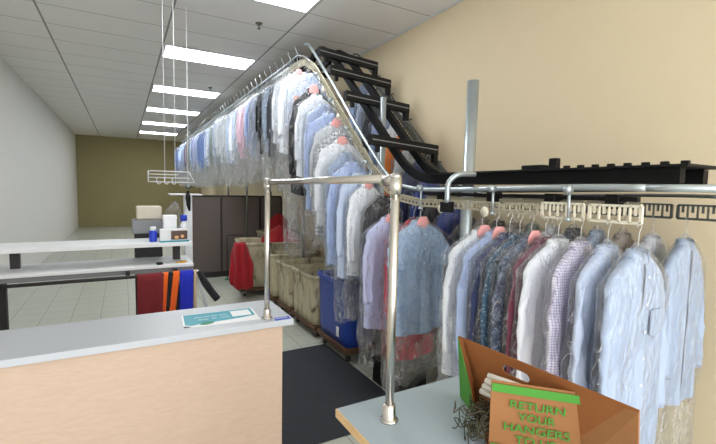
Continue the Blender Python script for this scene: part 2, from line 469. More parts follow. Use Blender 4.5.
BODY = [body_mesh(i*1.7+.3, L) for i, L in enumerate((.82, .86, .84, .9))]
LONGBODY = body_mesh(5.2, 1.0)
SLL = [sleeve_mesh(i+.4, -1) for i in range(3)]; SLR = [sleeve_mesh(i+7.4, 1) for i in range(3)]
SSL = sleeve_mesh(3.3, -1, .24, .058, .062); SSR = sleeve_mesh(9.3, 1, .24, .058, .062)
COLLAR = collar_mesh(); PLACK = placket_mesh(); POCK = pocket_mesh(); BUTT = button_mesh()
BAG = [bag_mesh(i*2.3+.5) for i in range(5)]; BAGS = [bag_mesh(i*1.9+11, 1.06) for i in range(2)]
HANG = hanger_mesh(); CARD = card_mesh(); TROU = [trousers_mesh(i*1.3) for i in range(2)]; LAPEL = lapel_mesh()
CNT = [0]
def garment(kind, colour, x, y, z, rz, label, group, sy=1.0, detail=2, card=False, short=False, bag=None, longbody=False, sx=1.0, bagged=True, sz=1.0):
    i = CNT[0] = CNT[0]+1
    name = {'shirt': 'bagged_shirt', 'jacket': 'bagged_jacket', 'trousers': 'bagged_trousers'}[kind]
    if not bagged: name = name.replace('bagged', 'hanging')
    cat = {'shirt': 'shirt', 'jacket': 'jacket', 'trousers': 'trousers'}[kind]
    t = thing(name, label, cat, (x, y, z), rz, group); t.scale = (sx, sy, sz)
    m = FAB[colour]
    if kind == 'trousers':
        link('folded_legs', TROU[i % 2], m, t)
    else:
        link('shirt_body' if kind == 'shirt' else 'jacket_body', LONGBODY if longbody else BODY[i % 4], m, t)
        link('sleeve', SSL if short else SLL[i % 3], m, t); link('sleeve', SSR if short else SLR[i % 3], m, t)
        if detail >= 1:
            link('collar', COLLAR, m, t)
            if kind == 'jacket': link('lapels', LAPEL, m, t)
            else: link('placket', PLACK, m, t)
        if detail >= 2 and kind == 'shirt':
            link('pocket', POCK, m, t)
            for k in range(6): link('button', BUTT, M['white'], t, (0, -.0475, -.2-.11*k))
        if card: link('collar_card', CARD, M['pink'], t)['label'] = 'pink paper card in the collar'
    if detail >= 1 or kind == 'trousers': link('hanger', HANG, M['wire'], t)['label'] = 'thin wire hanger'
    if bagged: link('plastic_bag', bag or BAG[i % 5], M['film'], t)['label'] = 'clear plastic garment bag'
    return t

def ordn(n): return f"{n}{'th' if 10 <= n % 100 <= 20 else {1: 'st', 2: 'nd', 3: 'rd'}.get(n % 10, 'th')}"
XC = 1.785                      # the strand the camera side carries
HOOK_HIGH = 1.43+E
# colour along the high run by the picture's order, from the bend to the back
def px(y, X=1.58):
    a = .5147; fwd = X*math.sin(a)+y*math.cos(a); rt = X*math.cos(a)-y*math.sin(a)
    return 358+414.5*rt/fwd
BANDS = [(290, 'purple trimmed white', 'shirt'), (281, 'lilac', 'shirt'), (272, 'white', 'shirt'), (268, 'charcoal', 'jacket'), (261, 'grey blue', 'shirt'),
 (255, 'black', 'jacket'), (250, 'black', 'trousers'), (246, 'light blue', 'shirt'), (243, 'pale blue', 'shirt'), (239, 'pink', 'shirt'), (237, 'charcoal', 'trousers'),
 (234, 'pale grey', 'shirt'), (225, 'white', 'shirt'), (216, 'white', 'shirt'), (213, 'pale blue', 'shirt'), (210, 'grey green', 'jacket'), (207, 'pale grey', 'shirt'), (204, 'light blue', 'shirt'),
 (200, 'mid blue', 'shirt'), (197, 'pale blue', 'shirt'), (195, 'lavender', 'shirt'), (193, 'charcoal', 'jacket'), (191, 'light blue', 'shirt'), (188, 'grey green', 'shirt'), (186, 'pink', 'shirt'), (184, 'navy', 'jacket'), (180, 'light blue', 'shirt'), (0, 'mid blue', 'shirt')]
POSTS_Y = (7.2,)
y = 4.72; n = 0
while y < 15.7:
    if all(abs(y-q) > .09 for q in POSTS_Y[:1]):
        n += 1; u = px(y)
        c, k = next((c, k) for lim, c, k in BANDS if u >= lim)
        if c == 'white' and R_.random() < .15: c = 'pale blue'
        elif c in ('pale blue', 'light blue', 'pale grey') and R_.random() < .3: c = R_.choice(['white', 'pale blue', 'grey blue', 'blue checked', 'grey blue'])
        kind = {'shirt': 'shirt', 'jacket': 'jacket', 'trousers': 'folded pair of trousers'}[k]
        lab = f"{c} {kind} on the high rail, {ordn(n)} behind the bend"
        garment(k, c, XC+R_.uniform(-.04, .03), y, HOOK_HIGH, R_.uniform(-.22, .16), lab, 'bagged garments on the high rail', detail=1 if y < 8 else 0, sy=.74, sx=R_.uniform(.86, 1.04), sz=R_.uniform(.86, 1.1))
    y += .125 if y < 9 else .14

def chain_z(y):                # height above the eye of the hanging chain along the run
    pts = [(-5, -.08), (2.45, -.08), (2.62, -.035), (2.9, .12), (4.09, 1.2), (4.32, 1.38), (4.55, 1.44), (30, 1.44)]
    for (a, za), (b, zb) in zip(pts, pts[1:]):
        if y <= b: return za+(zb-za)*(y-a)/(b-a)
# the sloping run, bottom to top
SL = [(2.82, 'black', 'jacket', 0, 'black jacket in plastic on the slope, just behind the lavender shirt'),
 (2.95, 'white', 'shirt', 1, 'white shirt with pink collar card on the slope, behind the black jacket'),
 (3.06, 'pale blue', 'shirt', 0, 'pale blue shirt on the slope, next above the white shirt with pink card'),
 (3.17, 'light blue', 'shirt', 0, 'light blue shirt hanging above the laundry bins, third above the black jacket'),
 (3.28, 'grey blue', 'shirt', 0, 'grey blue shirt on the slope between light blue and white shirts'),
 (3.39, 'white', 'shirt', 1, 'white shirt on the slope, just above the grey blue one'),
 (3.50, 'grey checked', 'shirt', 0, 'grey checked shirt halfway up the slope'),
 (3.61, 'pale grey', 'shirt', 1, 'pale grey shirt on the slope above the grey checked one'),
 (3.72, 'light blue', 'shirt', 0, 'light blue shirt on the slope below the pale blue checked shirt'),
 (3.83, 'blue checked', 'shirt', 0, 'pale blue checked shirt near the top of the slope'),
 (3.94, 'white', 'shirt', 0, 'white shirt on the slope just below the big black garment'),
 (4.08, 'black', 'jacket', 1, 'black jacket in shiny plastic near the top of the slope'),
 (4.21, 'orange', 'trousers', 0, 'long orange trousers in plastic behind the black jacket at the bend'),
 (4.33, 'pale blue', 'shirt', 0, 'pale blue shirt at the top of the slope, right under the bend'),
 (4.46, 'white', 'shirt', 1, 'white shirt with pink collar card hanging at the bend'),
 (4.59, 'purple trimmed white', 'shirt', 0, 'purple striped white shirt just past the bend')]
for y, c, k, cd, lab in SL:
    garment(k, c, XC+R_.uniform(-.05, .03)-(.11 if k == 'trousers' else -.05 if y == 2.82 else .05 if 2.9 < y < 3.3 else .02), y, E+chain_z(y)-.03, R_.uniform(-.3, .2), lab, 'bagged garments on the slope', detail=1, card=bool(cd), sy=.78,
            sz=1.3 if y == 4.08 else 1.5 if k == 'trousers' else R_.uniform(.9, 1.12), sx=1.08 if y == 4.08 else .84 if y == 2.82 else R_.uniform(.92, 1.06),
            bag=BAGS[CNT[0] % 2] if 3.1 < y < 4.0 else None)
# the low run
LOW = -.12+E
low = [(2.68, 'lavender', 'shirt', .05, dict(card=True, sy=1.2, sz=.94), 'lavender shirt in a clear bag left of the tall steel post'),
 (2.46, 'red', 'shirt', .06, dict(sy=.9, longbody=True, sx=1.08, sz=1.02, dx=.08), 'long red shirt mostly hidden behind the blue floral shirt'),
 (2.34, 'blue floral', 'shirt', .1, dict(card=True, sy=1.2, short=True, sx=1.2, sz=.92, dx=.045), 'short sleeved pale blue floral shirt facing the counter'),
 (1.71, 'white', 'shirt', -.25, dict(sy=1.1, card=True), 'white shirt in plastic, first right of the floral shirt'),
 (1.605, 'light blue', 'shirt', -.2, dict(sy=1.1, card=True), 'light blue shirt in plastic directly beside the white shirt'),
 (1.515, 'navy', 'shirt', -.15, dict(sy=1.0), 'navy shirt hanging behind the light blue shirt'),
 (1.45, 'teal dotted', 'shirt', -.1, dict(sy=.8), 'dotted teal shirt between the navy and the grey patterned shirts'),
 (1.38, 'grey patterned', 'shirt', -.1, dict(sy=1.0, card=True), 'dark grey patterned shirt in glossy plastic above the cardboard box'),
 (1.30, 'maroon', 'shirt', -.05, dict(sy=.8), 'maroon shirt peeking out beside the grey patterned shirt'),
 (1.23, 'white', 'shirt', -.1, dict(sy=.9), 'white shirt between the maroon and the lilac checked shirts'),
 (1.12, 'lilac checked', 'shirt', .1, dict(sy=1.0), 'lilac checked shirt at the right end of the row'),
 (1.0, 'pale blue', 'shirt', .05, dict(sy=1.0), 'pale blue shirt nearest the end of the conveyor'),
 (.88, 'grey blue', 'shirt', 0, dict(sy=1.0), 'grey blue shirt at the very end of the conveyor')]
for y, c, k, rz, kw, lab in low:
    garment(k, c, XC+kw.pop('dx', 0), y, LOW, rz, lab, 'bagged shirts on the low rail', detail=2, **kw)
# the return strand by the wall
XW = 2.47
rt = [(1.0, 'grey blue'), (1.15, 'pale grey'), (1.3, 'taupe'), (1.45, 'grey blue'), (1.6, 'charcoal'), (1.75, 'pale grey'), (1.9, 'grey green'), (2.05, 'taupe'), (2.2, 'dark dotted'), (2.35, 'taupe'), (2.5, 'charcoal')]
for q, (y, c) in enumerate(rt):
    garment('shirt', c, XW, y, LOW, R_.uniform(-.1, .1), f"{c} shirt on the wall side strand, {ordn(q+1)} from the near end", 'garments on the wall side strand', detail=1, sx=.9)
ru = [(2.7, 'royal blue'), (2.88, 'black'), (3.04, 'royal blue'), (3.2, 'navy'), (3.36, 'pale grey'), (3.5, 'bright orange'), (3.64, 'white'), (3.8, 'light blue'), (3.95, 'charcoal'), (4.1, 'pale blue'), (4.25, 'light blue')]
for q, (y, c) in enumerate(ru):
    garment('shirt', c, XW, y, E+chain_z(y)-.02, R_.uniform(-.1, .1), f"{c} shirt behind the black crossbars, {ordn(q+1)} up the wall side slope", 'garments on the wall side slope', detail=1, sx=.9, sy=.95)

# ------------------------------------------------------------------ conveyor
cv = thing('garment_conveyor', 'long overhead garment conveyor sloping down from the ceiling to the counter', 'conveyor', (2.13, 3, 0))
def cvp(name, mb, mat, label=None):
    o = P(name, mb, mat, cv, label); o.matrix_parent_inverse = Matrix.Translation((-2.13, -3, 0)); return o
def path(pts, x, n=6): return smoothpath([(x, a, E+b) for a, b in pts], n)
GUARD = [(4.62, 1.66), (4.5, 1.62), (4.32, 1.47), (3.8, 1.0), (3.36, .585), (2.92, .2), (2.72, .07), (2.5, .02), (2.2, .01), (1.26, .03), (.9, .03)]
def arc_end(x0, x1, y, z, n=10):
    c = (x0+x1)/2; r = (x1-x0)/2
    return [Vector((c-r*math.cos(PI*k/n), y-r*math.sin(PI*k/n), z)) for k in range(1, n)]
g = path(GUARD, 1.86)
cvp('guard_pipe', MB().tube(g, .0155, 12), M['galv'], 'galvanised pipe running down the slope')
cvp('high_rail', MB().tube([(1.79, 15.8, E+1.5), (1.79, 5.0, E+1.52), (1.79, 4.66, E+1.54), (1.79, 4.45, E+1.47), (1.79, 4.3, E+1.38)], .009, 8), M['galv'])
g2 = [Vector((2.5, p.y, p.z)) for p in g]
cvp('guard_pipe', MB().tube(g2, .012, 10), M['galv_dark'])
cvp('guard_pipe', MB().tube([Vector((2.57, p.y, p.z-.03)) for p in g], .01, 10), M['galv_dark'])
cvp('end_bend', MB().tube([g[-1]]+arc_end(1.86, 2.5, g[-1].y, g[-1].z)+[g2[-1]], .0155, 12), M['galv'])
CH = [(15.9, 1.5), (9, 1.5), (5.2, 1.54), (4.75, 1.585), (4.5, 1.59), (4.3, 1.5), (4.04, 1.29), (3.5, .81), (2.97, .335), (2.75, .17), (2.55, .1), (2.35, .085), (1.5, .085), (.85, .085)]
for x in (2.03, 2.24):
    cvp('channel', MB().sweep_rect(path(CH, x), .045, .062), M['black'])
    cvp('channel_lip', MB().sweep_rect([p+Vector((0, 0, .036)) for p in path(CH, x-.018)], .008, .012), M['black'])
def bar(x0, x1, y0, y1, z0, z1, rise, bev=0):
    mb = MB().box(x0, x1, y0, y1, z0, z1, bev)
    for v in mb.v: v.z += rise*(x1-v.x)/(x1-x0)-.005
    return mb
for yl, z in ((4.04, 1.375), (3.77, 1.125), (3.43, .815), (2.97, .375)):
    b = bar(1.775, 2.485, yl-.032, yl+.032, E+z-.042, E+z+.042, .045, .005)
    cvp('crossbar', b, M['black'])
    cvp('crossbar_slot', bar(1.785, 2.475, yl-.0345, yl-.0315, E+z-.004, E+z+.004, .045), M['black_edge'], 'thin grey strip along the bar')  # narrow pale grey strip along the face of the channel bar
    cvp('bar_bracket', MB().box(2.44, 2.485, yl-.025, yl+.025, E+z-.12, E+z-.02, .004), M['black'])
    cvp('bar_bracket', MB().box(1.84, 1.87, yl-.02, yl+.02, E+z-.06, E+z+.0, .004), M['black'])
    cvp('clamp_bolt', MB().tube([(2.5, yl-.05, E+z-.11), (2.5, yl+.05, E+z-.11)], .009, 8).lathe([(.014, .05), (.014, .065)], (2.5, yl, E+z-.11), 6, 'y'), M['galv_dark'])
for yl in (5.4, 6.6, 7.8, 9.0, 10.2, 11.4, 12.6, 13.8, 15.0):
    cvp('crossbar', MB().box(1.84, 2.52, yl-.03, yl+.03, E+1.55, E+1.6, .004), M['black'])
for yl in (5.4, 9.0, 12.6):
    cvp('ceiling_rod', MB().tube([(2.13, yl, E+1.6), (2.13, yl, H)], .01, 8), M['galv_dark'])
cvp('guide_bar', MB().box(1.895, 1.92, .95, 2.4, E-.03, E-.008), M['black'])
cvp('guide_bar', MB().box(1.925, 1.94, .95, 2.4, E-.055, E-.036), M['beige_worn'])
for yy in (2.2, 1.75, 1.36, 1.05): cvp('guide_block', MB().box(1.88, 1.95, yy-.03, yy+.03, E-.065, E+.0, .004), M['black'])
cvp('carrier_track', MB().box(1.835, 1.885, 4.85, 15.8, E+1.5, E+1.575), M['black'], 'black track above the high rail')
# carrier links: ladder shaped plates strung along the strand
def link_mb(a, b, x, h=.034):
    a = Vector(a); b = Vector(b); t = (b-a).normalized(); n = Vector((0, -t.z, t.y)); mb = MB()
    if n.z < 0: n = -n
    def bar(p, q, w, th=.012):
        d = (q-p).normalized(); m = Vector((1, 0, 0)); k = d.cross(m)
        vs = [p+m*sx*th/2+k*sk*w/2 for sx, sk in ((-1, -1), (1, -1), (1, 1), (-1, 1))]+[q+m*sx*th/2+k*sk*w/2 for sx, sk in ((-1, -1), (1, -1), (1, 1), (-1, 1))]
        mb.add(vs, [(0, 1, 2, 3), (7, 6, 5, 4), (0, 4, 5, 1), (1, 5, 6, 2), (2, 6, 7, 3), (3, 7, 4, 0)])
    bar(a+n*h, b+n*h, .010); bar(a-n*h, b-n*h, .012)
    m_ = 6
    for i in range(m_):
        p = a.lerp(b, i/(m_-1)); bar(p-n*h, p+n*h, .006 if 0 < i < m_-1 else .012)
    for i in range(m_-1):
        p = a.lerp(b, (i+.5)/(m_-1)); bar(p-n*h*.1, p+n*h, .010, .006)
    return mb
# walk the strand
pts = []; y = 15.7
def walk(y0, y1, step, x):
    out = []; y = y0; p = Vector((x, y, E+chain_z(y)))
    while y > y1:
        yy = y
        while yy > y1-.5:
            yy -= .01; q = Vector((x, yy, E+chain_z(yy)))
            if (q-p).length >= step: break
        out.append((p, q)); p = q; y = yy
    return out
left = walk(15.5, .95, .235, XC+.015)
for i, (a, b) in enumerate(left):
    d = (b-a)*.06
    cvp('carrier_link', link_mb(a+d, b-d, XC, .022 if 1.56 < a.y < 2.6 else .034), M['beige'] if a.y < 1.56 else M['beige_worn'] if a.y < 5 else M['galv_dark'])
for i, (a, b) in enumerate(walk(4.2, .95, .235, XW+.01)):
    d = (b-a)*.06
    cvp('carrier_link', link_mb(a+d, b-d, XW), M['galv_dark'])
# trolleys: a short drop rod from pipe to chain, with a small wheel
for i, (a, b) in enumerate(left):
    if i % 2 and a.y > 2.5 and a.y < 4.6: pass
    n = Vector((0, 0, 1))
    top = a+n*.105
    if a.y > 4.6:
        cvp('drop_hook', MB().tube([a+n*.02, top+n*.03, top+n*.06+Vector((-.02, 0, 0)), top+n*.1+Vector((-.03, 0, 0))], .006, 6), M['galv'])
for yy in (2.27, 1.63, 1.18, 2.95, 3.3, 3.65, 4.0):
    zc = E+chain_z(yy); a = Vector((1.775, yy, zc))
    up = .1 if yy < 2.5 else .09
    d = Vector((0, 0, 1)) if yy < 2.5 else Vector((0, .66, .72))
    top = a+d*up
    cvp('drop_clamp', MB().tube([a-d*.035, top], .0065, 8).lathe([(.012, -.045), (.012, -.03)], tuple(a), 10).tube([top+Vector((-.012, -.015, 0)), top+Vector((-.012, .015, 0))], .02, 10), M['galv'])
for yy in (2.05, 1.68, 3.9, 3.55):
    zc = E+chain_z(yy)
    cvp('number_disc', MB().lathe([(.03, 0), (.03, .004), (.01, .005), (.01, .008)], (1.765, yy, zc-.03), 20, 'x'), M['beige'], 'round white plastic number disc')
# the bent pipe and the dark latch box at the low end
cvp('bent_pipe', MB().tube(smoothpath([(1.74, 1.96, E-.07), (1.74, 1.96, E+.04), (1.76, 1.94, E+.085), (1.80, 1.93, E+.105), (1.86, 1.93, E+.11), (1.93, 1.93, E+.11)], 5), .0165, 12), M['galv'])
cvp('latch_box', MB().box(1.73, 1.78, 1.94, 2.02, E-.13, E-.065, .006), M['black'])
cvp('drive_cover', MB().box(1.95, 2.3, .8, 2.5, E+.12, E+.13).box(2.1, 2.17, 1.58, 1.72, E+.13, E+.165, .005).box(2.12, 2.16, 1.5, 1.55, E+.13, E+.2, .005), M['black'])
for k in range(9): cvp('drive_tooth', MB().box(2.0, 2.02, 1.42-.075*k, 1.45-.075*k, E+.128, E+.146, .003), M['black'])
# posts
cvp('support_post', MB().tube([(2.115, 2.2, 0), (2.15, 2.2, E+.775)], .041, 20), M['galv'], 'thick galvanised post standing in the loop')
cvp('support_post', MB().tube([(2.13, 3.33, 0), (2.13, 3.33, E+.86)], .028, 16), M['galv'])
for x, yy, r in ((1.855, 7.2, .019), (2.13, 9.94, .022), (2.15, 5.315, .019)):
    cvp('support_post', MB().tube([(x, yy, 0), (x, yy, E+1.47)], r, 12), M['galv_dark'])

# ------------------------------------------------------------------ near counters and rail
ct = thing('service_counter', 'pale maple counter with grey top carrying the flyer, on the left', 'counter', (0, 2.1, 0))
def cp(t, name, mb, mat, label=None):
    o = P(name, mb, mat, t, label); o.matrix_parent_inverse = Matrix.Translation(-t.location); return o
CT = .96
cp(ct, 'countertop', MB().box(-1.0, .739, 1.948, 2.355, CT-.03, CT, .002), M['laminate_top'], 'pale grey laminate top')
cp(ct, 'front_panel', MB().box(-.95, .69, 1.98, 2.0, 0, CT-.03), M['maple'], 'pale maple front panel')
cp(ct, 'side_panel', MB().box(.672, .69, 2.0, 2.34, 0, CT-.03), M['maple'])
cp(ct, 'side_panel', MB().box(-.95, -.93, 2.0, 2.34, 0, CT-.03), M['maple'])
cp(ct, 'shelf', MB().box(-.93, .672, 2.0, 2.33, .45, .47), M['maple'])
rc = thing('checkout_counter', 'grey topped counter at lower right carrying the cardboard box', 'counter', (1, .6, 0))
cp(rc, 'countertop', MB().box(.547, 1.03, .1, 1.0745, CT-.026, CT, .0015), M['laminate_top2'], 'blue grey laminate top')
cp(rc, 'edge_band', MB().box(.543, .547, .1, 1.0745, CT-.026, CT-.001), M['edge_wood'], 'maple edge strip')
cp(rc, 'cabinet', MB().box(.8, 1.0, .15, 1.0, 0, CT-.026), M['maple'])

rl = thing('counter_rail', 'polished steel pipe rail bridging the gap between the two counters', 'rail', (.63, 1.5, CT))
A, B = Vector((.621, 2.017, CT)), Vector((.652, .948, CT))
zt = E+.028
def post(p, r): 
    cp(rl, 'post', MB().tube([p+Vector((0, 0, .01)), Vector((p.x, p.y, zt))], r, 18), M['steel'])
    f = MB().lathe([(.027, 0), (.027, .004), (.024, .007), (.0185, .009), (.018, .045), (.016, .048)], tuple(p), 24)
    cp(rl, 'base_flange', f, M['steel'])
post(A, .0135); post(B, .0125)
cp(rl, 'crossbar', MB().tube([Vector((A.x, A.y, zt)), Vector((B.x, B.y, zt+.004))], .013, 18), M['steel'])
for p, s in ((A, -1), (B, 1)):
    e = MB().tube([Vector((p.x, p.y, zt-.04)), Vector((p.x, p.y, zt+.006))], .0175, 18)
    e.lathe([(.0175, 0), (.015, .008), (.008, .013), (.001, .0145)], (p.x, p.y, zt+.006), 18)
    d = (A-B if s > 0 else B-A).normalized()
    e.tube([Vector((p.x, p.y, zt)), Vector((p.x, p.y, zt))+d*.045], .0172, 18)
    cp(rl, 'elbow_fitting', e, M['steel'])

# flyer on the counter
fl = thing('counter_flyer', 'teal and white advertising flyer lying flat on the left counter', 'flyer', (.3, 2.0, CT))
def onc(u, v, z=0.0):
    q = [Vector((.185, 2.12)), Vector((.52, 2.125)), Vector((.5325, 2.02)), Vector((.183, 1.995))]
    q = FQ
    a = q[3].lerp(q[2], u); b = q[0].lerp(q[1], u); c = a.lerp(b, v); return Vector((c.x, c.y, CT+z))
FQ = [Vector((.243, 2.237)), Vector((.598, 2.232)), Vector((.588, 2.014)), Vector((.23, 2.028))]
def fpoly(uv, z, th=.0006): return MB().prism([onc(u, v, z) for u, v in uv], th)
cp(fl, 'sheet', fpoly([(0, 0), (1, 0), (1, 1), (0, 1)], .0004), M['white'])
cp(fl, 'teal_field', fpoly([(.02, .2), (.1, .12), (.3, .2), (.55, .24), (.8, .3), (.97, .38), (.97, .97), (.02, .97)], .0012), M['teal'], 'teal printed field')
cp(fl, 'white_box', fpoly([(.66, .42), (.93, .42), (.93, .86), (.66, .86)], .002), M['white'], 'blank white box on the teal field')
cp(fl, 'leaf_print', fpoly([(.2, .1), (.27, .05), (.36, .1), (.4, .2), (.33, .3), (.24, .26)], .002), M['green_leaf'], 'printed green leaves')
cp(fl, 'dark_corner', fpoly([(0, 0), (.09, 0), (.06, .07), (0, .1)], .002), M['ink'], 'dark printed corner')
for row, (v0, ulist) in enumerate(((.66, [(.16, .26), (.28, .36), (.38, .46), (.49, .6)]), (.46, [(.2, .33), (.38, .44), (.5, .62)]))):
    for u0, u1 in ulist:
        k = 7; wl = MB()
        wl.tube([onc(u0+(u1-u0)*i/k, v0+(.045 if i % 2 else -.02), .0022) for i in range(k+1)], .0011, 5)
        cp(fl, 'script_word', wl, M['white'])
cd = MB().prism([(.653, 2.002, CT+.0004), (.732, 2.001, CT+.0004), (.725, 1.958, CT+.0004), (.646, 1.954, CT+.0004)], .0015)
st = thing('counter_sticker', 'small dark blue sticker by the front edge of the counter', 'sticker', (.65, 1.97, CT))
cp(st, 'sheet', cd, M['blue'])
sl = MB()
for k in range(6): sl.box(.658+.01*k, .664+.01*k, 1.977, 1.984, CT+.0019, CT+.0025)
cp(st, 'pale_marks', sl, M['white'])

# cardboard hanger box
bx = thing('cardboard_box', 'brown cardboard box with green lettering for returned hangers', 'box', (.95, .75, CT))
BZ, TH = CT+.001, .003
def V(x, y, z): return Vector((x, y, CT+z))
c0, c1 = Vector((.935, .955)), Vector((.965, .44))       # back panel foot line
def bp(u, z): q = c0.lerp(c1, u); return V(q.x-.02*z/.2, q.y-.0*z, z)
def hole_panel():
    # panel with a rounded hand slot, built as an outline bridged to the slot
    import mathutils
    bm = bmesh.new(); hole = []; n = 24; uc, zc, uw, zh = .405, .163, .085, .013
    for k in range(n):
        a = 2*PI*k/n; cx = math.cos(a); sz = math.sin(a)
        hole.append((uc+math.copysign(max(0, uw-.035), cx)*(1 if abs(cx) > 1e-6 else 0)+.035*cx, zc+zh*sz))
    outer = []
    for k in range(n):
        a = 2*PI*k/n; cx = math.cos(a); sz = math.sin(a); m = max(abs(cx), abs(sz))
        outer.append((.5+.5*cx/m, .1025+.1015*sz/m))
    fv = []
    for off in (0, 1):
        nrm = Vector((1, .06, 0)).normalized()*TH*off
        fv.append(([bm.verts.new(bp(*p)+nrm) for p in outer], [bm.verts.new(bp(*p)+nrm) for p in hole]))
    for k in range(n):
        j = (k+1) % n
        (o0, h0), (o1, h1) = fv
        bm.faces.new((o0[k], o0[j], h0[j], h0[k])); bm.faces.new((o1[j], o1[k], h1[k], h1[j]))
        bm.faces.new((o0[j], o0[k], o1[k], o1[j])); bm.faces.new((h0[k], h0[j], h1[j], h1[k]))
    return MB().bm(bm)
cp(bx, 'back_panel', hole_panel(), M['card_in'], 'brown back panel with a hand slot')
ga = bp(0, .001); gt = bp(0, .204)
gb = V(.880, .828, .001)
cp(bx, 'side_flap', MB().prism([ga, gt, gt.lerp(gb, .04)+Vector((0, 0, -.001)), gb], -TH), M['print_green'], 'green printed side flap cut on a slant')
cp(bx, 'fold_strip', MB().prism([bp(.0, .203), bp(.045, .2)+Vector((-.004, 0, 0)), bp(.13, .09)+Vector((-.012, 0, 0)), gb.lerp(gt, .1), gb.lerp(gt, .5)+Vector((.003, 0, 0))], -.002), M['card_in'])
f0, f1 = Vector((.807, .719)), Vector((.953, .563)); FH = .183
fd = (f1-f0).normalized(); fn = Vector((fd.y, -fd.x))
if fn.dot(Vector((-1, -1))) < 0: fn = -fn
def fp(u, z, off=0): q = f0.lerp(f1, u)+fn*off; return V(q.x, q.y, z)
cp(bx, 'front_panel', MB().prism([fp(0, .001), fp(1, .001), fp(1, FH), fp(0, FH)], TH if False else -TH), M['card'], 'kraft front panel')
cp(bx, 'end_panel', MB().prism([fp(1, .001), V(c1.x, c1.y, .001), bp(1, .2), fp(1, FH)], TH), M['card'])
cp(bx, 'bottom_panel', MB().prism([fp(0, .001), fp(1, .001), V(c1.x, c1.y, .001), V(c0.x, c0.y, .001), gb], .003), M['card_in'])
FO = .0052
cp(bx, 'green_band', MB().prism([fp(.01, FH-.026, FO), fp(.995, FH-.026, FO), fp(.995, FH-.005, FO), fp(.01, FH-.005, FO)], .0006), M['print_green'], 'green printed band')
cp(bx, 'green_band', MB().prism([fp(.02, .004, FO), fp(.995, .004, FO), fp(.995, .02, FO), fp(.02, .02, FO)], .0006), M['print_green'])
def text_mesh(s, size, bold=.012):
    cu = bpy.data.curves.new('txt', 'FONT'); cu.body = s; cu.size = size; cu.align_x = 'CENTER'; cu.offset = bold*size; cu.extrude = .0004
    o = bpy.data.objects.new('txt', cu); COL.objects.link(o)
    dg = bpy.context.evaluated_depsgraph_get(); dg.update()
    me = bpy.data.meshes.new_from_object(o.evaluated_get(dg)); bpy.data.objects.remove(o); bpy.data.curves.remove(cu); return me
ux = Vector((fd.x, fd.y, 0)); uz = Vector((0, 0, 1)); un = Vector((fn.x, fn.y, 0))
for s, z in (('RETURN', .121), ('YOUR', .091), ('HANGERS', .061), ('TO US', .031)):
    me = text_mesh(s, .029)
    o = link('lettering', me, M['text_green'], bx); o['label'] = 'green printed word ' + s
    c = fp(.515, z, FO+.0004)
    xs = [v.co.x for v in me.vertices]; want = {'RETURN': .126, 'YOUR': .086, 'HANGERS': .152, 'TO US': .094}[s]
    k = want/(max(xs)-min(xs))
    mt = Matrix((( ux.x*k, uz.x, un.x, c.x), (ux.y*k, uz.y, un.y, c.y), (ux.z*k, uz.z, un.z, c.z), (0, 0, 0, 1)))
    me.transform(mt); o.matrix_parent_inverse = Matrix.Translation(-bx.location)
    me.materials.clear(); me.materials.append(M['text_green']); o.material_slots[0].link = 'OBJECT'; o.material_slots[0].material = M['text_green']
# paper tubes and wire hangers inside
for k, lab in enumerate(('white paper hanger tube lowest of the stack in the box', 'white paper hanger tube second from the bottom in the box', 'white paper hanger tube third in the stack in the box', 'white paper hanger tube on top of the stack in the box')):
    a = V(.895-.004*k, .835-.012*k, .082+.021*k); b = V(.922, .665, .082+.021*k)
    q = MB().tube([a, b], .0085, 12)
    o = P('hanger_tube', q, M['tube']); tag(o, lab, 'hanger tube', 'paper tubes in the box')
rr = random.Random(3)
for k in range(46):
    x0 = .825+rr.uniform(-.025, .035); y0 = .77+rr.uniform(-.045, .03); z0 = .008+rr.uniform(0, .07)
    pts = []
    cx, cy, cz = x0-.02+rr.uniform(-.03, .01), y0+rr.uniform(-.03, .025), z0
    rad = rr.uniform(.012, .02); tl = rr.uniform(-1.2, 1.2); ph = rr.uniform(0, 6)
    for j in range(8):
        a = ph+j*.62
        pts.append((cx+rad*math.cos(a)*math.cos(tl), cy+rad*math.cos(a)*math.sin(tl), max(.003, cz+.012+rad*math.sin(a))))
    ex, ey = .89+rr.uniform(-.02, .02), .72+rr.uniform(-.03, .06)
    for j in range(1, 7):
        t = j/6
        pts.append((cx+(ex-cx)*t+rr.uniform(-.012, .012), cy+(ey-cy)*t+rr.uniform(-.012, .012), max(.004, z0+rr.uniform(-.012, .02)+.02*t)))
    def keep(p):
        u = (Vector(p[:2])-f0).dot(fd); w_ = (Vector(p[:2])-f0).dot(fn)
        if u > -.01 and w_ > -.012: q = Vector(p[:2])-fn*(w_+.012); return (q.x, q.y, p[2])
        return p
    pts = [keep(p) for p in pts]
    o = P('wire_hanger', MB().tube(smoothpath([V(*p) for p in pts], 4), .0015, 6), M['darkwire'])
    tag(o, 'bent olive wire hanger in the tangled heap spilling from the cardboard box', 'hanger', 'tangled wire hangers at the box')

# floor mat
mt_ = P('floor_mat', MB().box(.45, 1.795, 2.3, 3.82, 0, .012, .004), M['rubber'])
tag(mt_, 'charcoal rubber floor mat between the two counters', 'mat')

